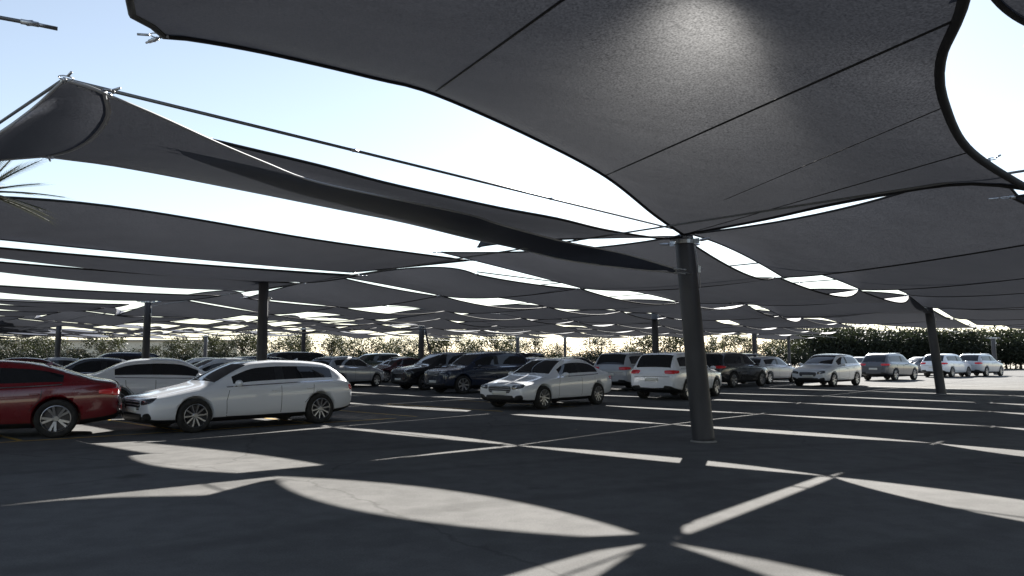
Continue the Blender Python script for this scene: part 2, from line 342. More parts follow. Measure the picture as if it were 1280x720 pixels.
# rows of long sails on the left (each row lies between two cables that run away to the right)
rowY = [11.2, 13.1, 15.4, 19.0, 24.3, 27.3, 30.8, 35.5, 40.5, 45.5, 51, 56.5, 62, 68]    # where the cable lines cross the left edge of view
def on_row(Y0, s, z):                    # s metres along the row direction from the crossing at column 0
    p = Vx(-.688*Y0, Y0, z); return p+Vx(.70, .714, 0)*s
LEFTLAB = ['upper', 'second', 'third', 'fourth', 'fifth']
rr = random.Random(4)
FAR = 'distant dark shade sail, one of the many thin bands near the horizon'
for k in range(len(rowY)-1):
    y0, y1 = rowY[k], rowY[k+1]
    g = [-.12, -.12, .0, .22, .25, .2, .2, .25, .25, .25, .25, .3, .3][k]
    gl = [.03, .08, .05, .30, .25, .2, .2, .2, .2, .2, .2, .2, .2][k]
    base = 3.5+rr.uniform(-.06, .06)
    def send(Y0):
        # crossing of the row line with the cross cable through the node beyond the long sail
        t = ((Y0+16.1/1)*0)
        best = min(range(0, 600), key=lambda i: (lambda q: abs((q.x+.688*Y0)*.714-(q.y-Y0)*.70))(Vx(-.95, 16.4, 0)+Vx(-3.85, 3.4, 0)*(i/50-1)))
        t = best/50-1; q = Vx(-.95, 16.4, 0)+Vx(-3.85, 3.4, 0)*t
        f = t-math.floor(t)
        return (q-Vx(-.688*Y0, Y0, 0)).length-.05-.5*4*f*(1-f), q
    s1a = send(y0+g)[0]; s1b = send(y1-g)[0]
    for q, (s0, s1) in enumerate(((-12.5, -1.6), (-1.45, s1a))):
        za, zb, zc, zd = [3.5+rr.uniform(-.04, .04) for _ in range(4)]
        lo = [0, .08, .07, .20, .16, .10, .10, .12, .1, .1, .1, .1, .1][k]; hi = [.08, .07, .20, .16, .10, .10, .12, .1, .1, .1, .1, .1, .1][k]
        za -= lo; zb -= lo*.7; zc += hi*.7; zd += hi
        A = on_row(y0+g, s0, za); B = on_row(y0+g, s1, zb); Cc = on_row(y1-g, s1b if q else s1, zc); Dd = on_row(y1-g, s0-.0, zd)
        if k == 0 and q: A = Vx(-9.6, 10.2, 3.78); B = Vx(-.98, 16.45, 3.62); Cc = on_row(y1-g, s1b-.1, zc)
        if k == 0 and not q: B = Vx(-9.8, 10.05, 3.78); A = Vx(-16, 5.0, 3.9)
        cen = (A+B+Cc+Dd)/4; n = 24
        if k > 5 and q == 0: continue
        top_e = sag(A, B, gl, cen, n)
        if k == 0 and q: top_e = smooth_curve([A, Vx(-7.0, 12.06, 4.0), Vx(-3.7, 14.4, 3.74), B], n)
        o = sail(top_e, sag(B, Cc, {0: .75, 1: .3}.get(k, .2), cen, 10, -.12), sag(Dd, Cc, gl*.8, cen, n), sag(A, Dd, .08, cen, 10), near=(k < 3 and q == 1), dz=lambda u, v: -.12*16*u*(1-u)*v*(1-v))
        if q == 1 and k < 5:
            tag(o, ['dark shade sail peaking at left above the band stack, first below the open blue sky',
                    'second dark band of sail at left, just under the first below the blue sky', 'third dark band of shade sail from the sky at left',
                    'fourth dark band of shade sail from the sky at left', 'fifth dark band of shade sail from the sky at left'][k], 'shade sail', 'shade sails over the car park')
        elif q == 0 and k < 4:
            tag(o, ['shade sail at the left picture edge behind the palm fronds, topmost of the stack', 'shade sail at the left picture edge, second of the stack behind the palm',
                    'shade sail at the left picture edge, third of the stack below the palm', 'shade sail at the left picture edge, fourth of the stack below the palm'][k], 'shade sail', 'shade sails over the car park')
        else:
            tag(o, FAR, 'shade sail', 'shade sails over the car park')
# square sails beyond the posts, laid out on the cable grid, plus unseen added ones blocking sky light
CELLS = {}
for a in range(-12, 22):
    for b in range(-15, 17):
        P = [node(a, b), node(a+1, b), node(a+1, b+1), node(a, b+1)]
        if a < 0 and b >= -1 and (any(p.x > -.80*p.y-1.2 and p.y > 3.6 for p in P) or (a in (-2, -1) and b == -1)): continue  # out-of-view cells behind and left are filled with added sails to block sky
        cen = sum(P, Vx(0, 0, 0))/4
        if cen.y > 64 or cen.y < -26: continue
        sx = cen.x/max(cen.y, 1)
        if cen.y > 12 and (sx > 1.35 or sx < -1.0): continue
        if cen.y <= 12 and (cen.x > 30 or cen.x < -30): continue  # grid widened past the view, extra sails there hold back sky light
        if cen.y > 42 and sx > .38: continue
        if (a, b) in ((-1, -2), (-2, -2)): continue
        CELLS[(a, b)] = (P, cen)
# last strip at right edge stops where the open asphalt begins
for (a, b), (P, cen) in CELLS.items():
    r = random.Random(a*77+b*13)
    near = cen.y < 24 and a >= 0
    n = 14 if near else 8
    ins = .13 if a == 0 else .06
    P = [p+((cen-p)*Vx(1, 1, 0)).normalized()*ins if (a, b) else p for p in P]
    if (a, b) == (0, 0): P[3] = Vx(-1.62, 17.0, 3.88)
    # half gaps: along the viewer-to-far-right cables narrow, across them wide
    sb0 = {0: .6, 1: .42, 2: .6}.get(a, .62); sb1 = {0: .42, 1: .6, 2: .6}.get(a, .62)
    if b < 0: sb0 += .15; sb1 += .15
    zb_ = r.uniform(.2, .36) if a > 0 else (.3 if b >= 1 else 0)
    if b >= 0: sb0 += .1
    if a == 1: zb_ = .16; sb0 += .05
    if a == 1 and b < 0: sb0 += .15
    if a == 0 and b < 0: sb1 += .15
    sa = .04
    if a == 0 and b == -1: sb0 = .62; P[0] = P[0]+Vx(0, 0, .48)
    if a < 0: sa = .6
    z0, z1, s0_, s1_ = (-.10, .10, -.10, -.10) if b < 0 else (-.18, .18, -.17, -.17)         # neighbouring sails overlap a little, one above the other
    if a == 0: z0, z1, s0_, s1_ = -.02, .02, .03, .03
    if a < 0: z0 = z1 = 0; s0_ = s1_ = .1; sb0 = sb1 = .12  # unseen added sails get tight gaps so less sky reaches the ground
    if b == 0 and a >= 0: z0, s0_ = (-.30, -.26) if a == 0 else (-.28, -.34)
    if b == -1 and a >= 0: z1, s1_ = (.15, -.10) if a == 0 else (.33, -.34)
    e0 = sag(P[0], P[1], s0_, cen, n, z0); e2 = sag(P[3], P[2], s1_, cen, n, z1)
    e1 = sag(P[1], P[2], sb1, cen, n, -.15); e3 = sag(P[0], P[3], sb0, cen, n, zb_)
    bl = r.uniform(-.16, -.02)
    o = sail(e0, e1, e2, e3, near=near, dz=lambda u, v: bl*16*u*(1-u)*v*(1-v), hr=.018)
    CELLS[(a, b)] = (P, cen, o)
    s = None
    if near:
        u_ = 640+cen.x/cen.y*F
        if 0 < u_ < 1280: s = 'dark shade sail of middle distance on the cable grid behind the thick front post'
    tag(o, s or FAR if a >= 0 else 'unseen shade sail behind or beside the viewer, added to block sky light', 'shade sail', 'shade sails over the car park')

A_, B_, C_, D_ = W(1234, -14, 3.7), W(1318, 42, 3.7), Vx(7.2, 2.6, 3.5), Vx(3.4, -1.2, 3.6)
cen = (A_+B_+C_+D_)/4
o = sail(sag(A_, B_, -.05, cen, 12), sag(B_, C_, .5, cen, 12), sag(D_, C_, .3, cen, 12), sag(A_, D_, .3, cen, 12))
tag(o, 'dark shade sail whose edge cuts the top right corner of the picture', 'shade sail', 'shade sails over the car park')
# ------------------------------------------------------------ posts
def post(px_b, py_b, px_t, py_t, Y, r, label, top=3.67):
    B = D(px_b, Y, 0); T = D(px_t, Y, 0); zt = CAMH+(HOR-py_t)/F*Y
    root = empty('sail_post', B); d = Vx(T.x-B.x, 0, zt)
    b = MB(); n = 20
    b.tube([Vx(0, 0, 0)+d*t for t in (0, .02, .5, .985)]+[d], [r*1.1, r*1.08, r, r*.92, r*.86], n); b.build('shaft', POST, root)
    b = MB(); b.tube([(0, 0, 0), (0, 0, .012), (0, 0, .03)], [r*1.3, r*1.28, r*1.1], 24); b.build('grout_collar', CONC, root)
    b = MB(); c = d*.965; b.tube([c-Vx(0, 0, .035), c+Vx(0, 0, .035)], r*1.08, n)
    for a in (R(45), R(135), R(225), R(315)):
        e = Vx(math.cos(a), math.sin(a), 0); b.box((0, 0, 0), (.12, .02, .09), M=Matrix.Translation(c+e*(r+.06)) @ Matrix.Rotation(a, 4, 'Z'))
        b.tube([c+e*(r+.09), c+e*(r+.34)+Vx(0, 0, .02)], .014, 6); b.tube([c+e*(r+.15), c+e*(r+.27)+Vx(0, 0, .01)], .026, 6)
    b.build('cable_bracket', STEEL, root, smooth=False)
    b = MB(); c = d*.83+Vx(r+.03, -.02, 0); b.box(c, (.05, .07, .12)); b.tube([c, c+Vx(.07, 0, .03)], .012, 6); b.tube([d*.95+Vx(r, 0, 0), c, d*.74+Vx(r+.02, 0, 0)], .01, 6)
    b.build('ratchet', STEEL, root, smooth=False)
    tag(root, label, 'post', 'steel posts carrying the shade sails'); return root
post(876, 550, 857, 293, 13.28, .18, 'thick dark steel post nearest the viewer, leaning slightly left')
post(1172, 493, 1161, 380, 29.5, .165, 'dark post on the right standing clear of the cars among sunlit stripes')
post(329, 530, 328, 345, 19.8, .135, 'dark post rising behind the roof of the white wagon')
post(184, 515, 184, 373, 27.6, .13, 'dark post above the dark sedan behind the left row')
post(74, 490, 74, 401, 44.8, .16, 'leftmost dark post, beyond the red car roof')
post(380, 480, 380, 409, 54.5, .16, 'thin distant post just right of the white wagon roof post')
post(258, 465, 258, 419, 74, .17, 'short distant post between the two thicker posts at left')
post(527, 480, 527, 401, 44.8, .17, 'dark post above the maroon sedan with a slanted brace beside it')
post(647, 470, 647, 420, 70, .18, 'short distant post above the dark vans left of the white sedan')
post(820, 495, 818, 386, 33.6, .15, 'dark post directly behind the white van with red tail lamps')
post(943, 480, 942, 408, 53, .17, 'distant post right of the thick front post, above the silver hatchback')
post(1241, 472, 1240, 421, 60, .16, 'pale lit distant post at the far right end of the sails')
post(985, 475, 985, 415, 62, .12, 'thin distant post near the hedge beside the silver hatchback')
post(706, 475, 706, 420, 66, .12, 'thin distant post above the white sedan roof')
# slanted brace at the centre post
b = MB(); p = D(531, 44.8, 3.2); q = D(546, 44.8, 0); b.tube([p, q], .06, 8); b.box(tuple(q+Vx(0, 0, .05)), (.3, .3, .1))
tag(b.build('brace_strut', POST), 'slanted steel strut leaning against the post above the maroon sedan', 'strut')

# ------------------------------------------------------------ cables
def cable(pts, r, label, group='support cables of the sails', hw=()):
    root = empty('support_cable', pts[0]); q = [p-pts[0] for p in pts]
    b = MB(); b.tube(q, r, 6); b.build('wire', WIRE, root)
    for t in hw:
        i = min(int(t*(len(q)-1)), len(q)-2); f = t*(len(q)-1)-i; c = q[i].lerp(q[i+1], f); d = (q[i+1]-q[i]).normalized()
        b = MB(); b.tube([c-d*.05, c+d*.05], .018, 8); b.tube([c-d*.09, c-d*.04], .01, 6); b.tube([c+d*.04, c+d*.09], .01, 6); b.box(tuple(c), (.04, .014, .035)); b.build('clamp', STEEL, root)
    tag(root, label, 'cable', group); return root
cable([W(80, 99, 3.68), P0T+Vx(0, 0, .06)], .016, 'straight cable crossing the blue sky from the pale sail to the thick front post', hw=(.28, .62))
cable([W(80, 99, 3.68), W(0, 153, 3.66), W(-160, 262, 3.66)], .014, 'short cable dropping left from the peak of the pale small sail')
cable([W(-150, -10, 3.67), W(0, 22, 3.67), W(38, 29, 3.67), W(72, 36, 3.67)], .013, 'loose cable end with a clamp in the sky at top left', hw=(.66,))
cable([W(205, 45, 4.3), W(192, 50, 4.3), W(184, 53, 4.29)], .01, 'short steel tail at the left corner of the large overhead sail', hw=(.5,))
cable([W(845, 338.5, 2.84), Vx(3.18, 13.1, 2.95)], .01, 'short tie from the tip of the long dark sail to the thick front post')
for b_i in range(1, 12, 2):
    p = node(0, b_i); q = node(12, b_i)
    cable([p.lerp(q, t)+Vx(0, 0, .05) for t in (0, .25, .5, .75, 1)], .014, 'one of the thin cables between the distant rows of sails', hw=(.1, .35, .6))
for a_i in (1, 2, 3, 5, 8):
    p = node(a_i, -4); q = node(a_i, 10); p.z = q.z = 3.35
    cable([p.lerp(q, t)+Vx(0, 0, .05) for t in (0, .25, .5, .75, 1)], .014, 'one of the thin cables between the distant rows of sails', hw=(.3, .5, .72))

# ------------------------------------------------------------ cars
# stations: x, top z, bottom z, half width, belt z ; x runs from nose (0) to tail
def body_mesh(st, roofw, zones, wheels, wr):
    V = []; rings = []
    for (x, zt, zb, w_, bl) in st:
        gh = zt-bl; s = max(0, min(1, gh/.36))
        rw = .80*w_*(1-s)+roofw*s
        lp = lambda a, b: a*(1-s)+b*s
        zm = zb+.48*(bl-zb)
        half = [(0, zb), (.80*w_, zb), (.955*w_, zb+.09), (1.0*w_, zm), (.985*w_, bl-.07), (.945*w_, bl-.005), (lp(.90*w_, .905*w_), bl+lp(.2*gh, .02)),
                (lp(.86*w_, rw+.035), bl+gh*lp(.45, .84)), (lp(.80*w_, rw-.03), bl+gh*lp(.68, .945)), (rw*.62, bl+gh*lp(.92, .99)), (0, zt)]
        ring = []
        for (y, z) in half: ring.append(Vector((x, y, z)))
        for (y, z) in half[-2:0:-1]: ring.append(Vector((x, -y, z)))
        rings.append(ring)
    n = len(rings[0])
    for r in rings: V += r
    Fc = []; M = []
    H = 10
    for i in range(len(rings)-1):
        zn = zones[i]
        for k in range(n):
            a = i*n+k; b = i*n+(k+1) % n
            Fc.append((a, b, b+n, a+n))
            seg = k if k < H else n-1-k; left = k >= H
            mi = 0
            if seg == 0 or seg == 1: mi = 1
            if seg == 6:
                if zn in ('wf', 'F'): mi = 4+left
                elif zn == 'B': mi = 1
                elif zn == 'R': mi = 6+left
                elif zn == 'Q': mi = 8+left
            if seg >= 8:
                if zn in ('ws', 'wf'): mi = 2
                elif zn == 'rg': mi = 3
                elif zn == 'Q2': mi = 3
            if zn == 'Q2' and seg == 6: mi = 8+left
            M.append(mi)
    for base in (0, (len(rings)-1)*n):
        idx = lambda k: base+(k % n)
        caps = [(idx(0), idx(1), idx(2), idx(n-2), idx(n-1))]+[(idx(k), idx(k+1), idx(n-k-1), idx(n-k)) for k in range(2, H-1)]+[(idx(H-1), idx(H), idx(H+1))]
        for c in caps: Fc.append(c); M.append(0)
    me = bpy.data.meshes.new('tmp'); me.from_pydata(V, [], Fc); me.polygons.foreach_set('material_index', M)
    for k in range(10): me.materials.append(P_WHITE)
    o = bpy.data.objects.new('tmp', me); C.objects.link(o); fixn(o)
    sm = o.modifiers.new('s', 'SUBSURF'); sm.levels = 2; sm.render_levels = 2
    cut = []
    for x in wheels:
        for s in (-1, 1):
            b = MB(); hw = max(q[3] for q in st); M4 = Matrix.Translation((x, s*(hw-.10), wr+.012))
            r = wr*1.13; b.lathe([(0, -.16), (r, -.16), (r, .3), (0, .3)], 40, M=M4)
            c = b.build('cut', P_DARK); 
            bm = bmesh.new(); bm.from_mesh(c.data); bmesh.ops.remove_doubles(bm, verts=bm.verts, dist=1e-4); bmesh.ops.recalc_face_normals(bm, faces=bm.faces); bm.to_mesh(c.data); bm.free()
            c.data.polygons.foreach_set('material_index', [0]*len(c.data.polygons))
            bo = o.modifiers.new('b', 'BOOLEAN'); bo.object = c; bo.operation = 'DIFFERENCE'; bo.solver = 'EXACT'; cut.append(c)
    dg = bpy.context.evaluated_depsgraph_get(); ev = o.evaluated_get(dg); res = bpy.data.meshes.new_from_object(ev)
    bpy.data.objects.remove(o)
    for c in cut: bpy.data.objects.remove(c)
    return res
def split(me, ids):
    """faces of the given material ids as (verts, faces)"""
    mp = {}; V = []; Fo = []; N = []
    for p in me.polygons:
        if p.material_index in ids:
            f = []
            for v in p.vertices:
                if v not in mp: mp[v] = len(V); V.append(me.vertices[v].co.copy())
                f.append(mp[v])
            Fo.append(tuple(f)); N.append(p.material_index)
    return V, Fo, N
def patch(bvh, P4, dirv, off=.006, nu=10, nv=6, thick=.03, rnd=.0):
    """quad of points hung in space, dropped on the body along dirv"""
    V = []; dirv = Vector(dirv).normalized()
    P4 = [Vector(p) for p in P4]
    for i in range(nu+1):
        for j in range(nv+1):
            u, v = i/nu, j/nv
            if rnd:     # rounded outline
                cu, cv = 2*u-1, 2*v-1
                k = 1-rnd*(cu*cu*cv*cv); cu *= k; cv *= k; u, v = (cu+1)/2, (cv+1)/2
            p = P4[0]*(1-u)*(1-v)+P4[1]*u*(1-v)+P4[2]*u*v+P4[3]*(1-u)*v
            h = bvh.ray_cast(p-dirv*2, dirv)
            q = h[0] if h[0] is not None else p
            V.append(q-dirv*off)
    Fs = []
    for i in range(nu):
        for j in range(nv):
            a = i*(nv+1)+j; Fs.append((a, a+1, a+nv+2, a+nv+1))
    rim = [i*(nv+1) for i in range(nu+1)]+[nu*(nv+1)+j for j in range(1, nv+1)]+[i*(nv+1)+nv for i in range(nu-1, -1, -1)]+[j for j in range(nv-1, 0, -1)]
    n0 = len(V)
    for r in rim: V.append(V[r]+dirv*thick)
    m = len(rim)
    for k in range(m): Fs.append((rim[k], rim[(k+1) % m], n0+(k+1) % m, n0+k))
    return V, Fs
def ribbon(bvh, pts, dirv, wd=.008, off=.0015):
    dirv = Vector(dirv).normalized(); P = []
    dense = []
    for a, b in zip(pts[:-1], pts[1:]):
        a = Vector(a); b = Vector(b); k = max(2, int((b-a).length/.06))
        dense += [a.lerp(b, i/k) for i in range(k)]
    dense.append(Vector(pts[-1])); V = []; Fs = []
    for i, p in enumerate(dense):
        t = (dense[min(i+1, len(dense)-1)]-dense[max(0, i-1)]).normalized(); s = t.cross(dirv).normalized()*wd/2
        for q in (p-s, p+s):
            h = bvh.ray_cast(q-dirv*2, dirv); V.append((h[0] if h[0] is not None else q)-dirv*off)
    for i in range(len(dense)-1): Fs.append((2*i, 2*i+1, 2*i+3, 2*i+2))
    return V, Fs
WHEELS = {}
def wheel_mesh(r, style):
    key = (round(r, 3), style)
    if key in WHEELS: return WHEELS[key]
    b = MB(); rr_ = r*.70; wd = .105
    b.lathe([(rr_, -wd), (r*.86, -wd*1.12), (r*.965, -wd*.98), (r, -wd*.62), (r, wd*.62), (r*.965, wd*.98), (r*.86, wd*1.12), (rr_, wd)], 40, closed=True)
    ty = b.build('t', TYRE); fixn(ty)
    b = MB()   # rim, outer face at -y
    b.lathe([(rr_*1.005, wd*.9), (rr_*1.01, -wd*.98), (rr_*.95, -wd*1.02), (rr_*.9, -wd*.5), (rr_*.88, wd*.8)], 40, 0)
    b.lathe([(.0, -wd*.82), (.045, -wd*.82), (.062, -wd*.7), (.068, -wd*.2)], 20, 0)
    b.lathe([(.0, -wd*.02), (rr_*.62, -wd*.0), (rr_*.62, wd*.1)], 30, 1)      # brake disc
    b.lathe([(.0, wd*.5), (rr_*.89, wd*.5)], 30, 1)
    ns = {0: 5, 1: 10, 2: 7}[style]
    for k in range(ns):
        a = 2*math.pi*k/ns
        def spoke(a0, a1, w0, w1):
            c0 = Vector((math.cos(a0), 0, math.sin(a0))); c1 = Vector((math.cos(a1), 0, math.sin(a1)))
            t0 = Vector((-math.sin(a0), 0, math.cos(a0))); t1 = Vector((-math.sin(a1), 0, math.cos(a1)))
            p = []
            for (c, t, rad, ww, y) in ((c0, t0, .05, w0, -wd*.75), (c1, t1, rr_*.93, w1, -wd*.93)):
                for sx in (-1, 1):
                    p.append(c*rad+t*ww*sx+Vector((0, y, 0))); p.append(c*rad+t*ww*sx*1.15+Vector((0, y+.035, 0)))
            b.add(p, [(0, 2, 6, 4), (0, 4, 5, 1), (2, 3, 7, 6), (1, 5, 7, 3)], 0)
        if style == 0:
            spoke(a-.05, a-.2, .018, .022); spoke(a+.05, a+.2, .018, .022)
        elif style == 1: spoke(a, a, .012, .016)
        else: spoke(a, a, .02, .034)
    rm = b.build('r', [RIM, RIMD], smooth=False); fixn(rm)
    t_, r_ = ty.data, rm.data
    bpy.data.objects.remove(ty); bpy.data.objects.remove(rm)
    WHEELS[key] = (t_, r_); return WHEELS[key]

TYPES = {
 # stations (x, top, bottom, halfwidth, belt), zone for each interval
 'sedan': dict(L=4.75, st=[(0, .66, .28, .70, .63), (.06, .71, .21, .80, .66), (.30, .74, .18, .86, .68), (.75, .83, .17, .905, .76), (1.20, .92, .17, .92, .84), (1.42, .985, .17, .92, .875),
    (1.75, 1.20, .17, .92, .89), (2.15, 1.405, .17, .92, .90), (2.35, 1.435, .17, .92, .905), (2.78, 1.45, .17, .92, .915), (2.86, 1.449, .17, .92, .916), (3.25, 1.425, .17, .92, .925), (3.52, 1.37, .17, .92, .935), (3.78, 1.26, .18, .915, .95), (4.10, 1.10, .20, .91, .96), (4.30, 1.035, .22, .90, .965), (4.62, 1.01, .25, .83, .95), (4.73, .96, .30, .76, .90), (4.75, .86, .38, .70, .82)],
    z=['b', 'b', 'b', 'b', 'b', 'ws', 'wf', 'F', 'F', 'B', 'R', 'R', 'Q', 'rg', 'rg', 'b', 'b', 'b'], rw=.60, wh=(.92, 3.72), wr=.335),
 'fastback': dict(L=4.9, st=[(0, .58, .30, .60, .56), (.06, .66, .20, .77, .62), (.32, .75, .17, .88, .69), (.8, .85, .16, .93, .78), (1.25, .93, .16, .945, .85), (1.45, .985, .16, .945, .875),
    (1.8, 1.19, .16, .945, .89), (2.2, 1.37, .16, .945, .90), (2.42, 1.41, .16, .945, .905), (2.82, 1.43, .16, .945, .915), (2.90, 1.43, .16, .945, .916), (3.32, 1.40, .16, .945, .93), (3.62, 1.34, .16, .95, .95), (3.95, 1.24, .17, .95, .97), (4.35, 1.10, .20, .94, .985), (4.55, 1.055, .23, .92, .99), (4.76, 1.03, .26, .85, .97), (4.87, .97, .30, .78, .91), (4.9, .86, .38, .72, .82)],
    z=['b', 'b', 'b', 'b', 'b', 'ws', 'wf', 'F', 'F', 'B', 'R', 'R', 'Q', 'rg', 'rg', 'b', 'b', 'b'], rw=.60, wh=(.94, 3.88), wr=.35),
 'wagon': dict(L=4.78, st=[(0, .66, .28, .70, .63), (.06, .73, .20, .81, .68), (.30, .77, .18, .87, .71), (.75, .87, .17, .91, .79), (1.15, .95, .17, .92, .86), (1.36, 1.0, .17, .92, .89),
    (1.72, 1.21, .17, .92, .91), (2.15, 1.41, .17, .92, .925), (2.35, 1.445, .17, .92, .93), (2.78, 1.47, .17, .92, .945), (2.86, 1.47, .17, .92, .946), (3.35, 1.46, .17, .92, .96), (3.62, 1.45, .17, .92, .97), (3.95, 1.42, .18, .915, .98), (4.15, 1.39, .19, .91, .985), (4.45, 1.18, .22, .89, .985), (4.62, 1.02, .26, .84, .95), (4.75, .92, .30, .77, .87), (4.78, .82, .38, .70, .78)],
    z=['b', 'b', 'b', 'b', 'b', 'ws', 'wf', 'F', 'F', 'B', 'R', 'R', 'Q', 'Q', 'rg', 'rg', 'b', 'b'], rw=.62, wh=(.92, 3.82), wr=.345),
 'suv': dict(L=4.65, st=[(0, .78, .34, .66, .76), (.05, .88, .26, .80, .84), (.22, .96, .22, .88, .90), (.65, 1.02, .21, .92, .95), (1.02, 1.07, .21, .93, .99), (1.22, 1.12, .21, .93, 1.01),
    (1.52, 1.36, .21, .93, 1.03), (1.88, 1.59, .21, .93, 1.035), (2.05, 1.64, .21, .93, 1.04), (2.52, 1.68, .21, .93, 1.05), (2.60, 1.68, .21, .93, 1.05), (3.15, 1.675, .21, .93, 1.065), (3.42, 1.665, .21, .93, 1.07), (3.85, 1.65, .23, .925, 1.08), (4.12, 1.62, .25, .92, 1.085), (4.38, 1.36, .28, .90, 1.08), (4.5, 1.14, .31, .88, 1.04), (4.62, .98, .36, .82, .92), (4.65, .84, .44, .74, .80)],
    z=['b', 'b', 'b', 'b', 'b', 'ws', 'wf', 'F', 'F', 'B', 'R', 'R', 'Q', 'Q', 'rg', 'rg', 'b', 'b'], rw=.66, wh=(.88, 3.62), wr=.365),
 'van': dict(L=4.9, st=[(0, .80, .34, .68, .78), (.05, .90, .25, .82, .86), (.2, .97, .21, .90, .92), (.6, 1.03, .2, .95, .96), (.95, 1.09, .2, .965, 1.0), (1.12, 1.14, .2, .965, 1.02),
    (1.5, 1.40, .2, .965, 1.04), (1.9, 1.64, .2, .965, 1.045), (2.1, 1.69, .2, .965, 1.05), (2.62, 1.73, .2, .965, 1.055), (2.70, 1.73, .2, .965, 1.055), (3.3, 1.73, .2, .965, 1.06), (3.62, 1.725, .2, .965, 1.06), (4.2, 1.71, .22, .96, 1.07), (4.5, 1.68, .25, .955, 1.07), (4.7, 1.40, .3, .94, 1.06), (4.8, 1.15, .32, .92, 1.04), (4.88, 1.0, .38, .87, .95), (4.9, .85, .45, .80, .82)],
    z=['b', 'b', 'b', 'b', 'b', 'ws', 'wf', 'F', 'F', 'B', 'R', 'R', 'Q', 'Q', 'rg', 'rg', 'b', 'b'], rw=.72, wh=(.9, 3.85), wr=.37),
 'hatch': dict(L=4.25, st=[(0, .66, .30, .62, .64), (.05, .74, .22, .76, .70), (.22, .82, .19, .84, .77), (.6, .90, .18, .875, .83), (.95, .96, .18, .885, .88), (1.12, 1.01, .18, .885, .90),
    (1.45, 1.24, .18, .885, .92), (1.85, 1.44, .18, .885, .93), (2.02, 1.475, .18, .885, .935), (2.42, 1.50, .18, .885, .95), (2.49, 1.50, .18, .885, .95), (2.9, 1.49, .18, .885, .965), (3.15, 1.475, .18, .885, .975), (3.45, 1.45, .19, .885, .985), (3.72, 1.41, .2, .88, .995), (3.98, 1.19, .23, .86, .99), (4.1, 1.04, .27, .82, .96), (4.22, .92, .32, .75, .87), (4.25, .80, .40, .68, .77)],
    z=['b', 'b', 'b', 'b', 'b', 'ws', 'wf', 'F', 'F', 'B', 'R', 'R', 'Q', 'Q', 'rg', 'rg', 'b', 'b'], rw=.60, wh=(.82, 3.42), wr=.325),
}
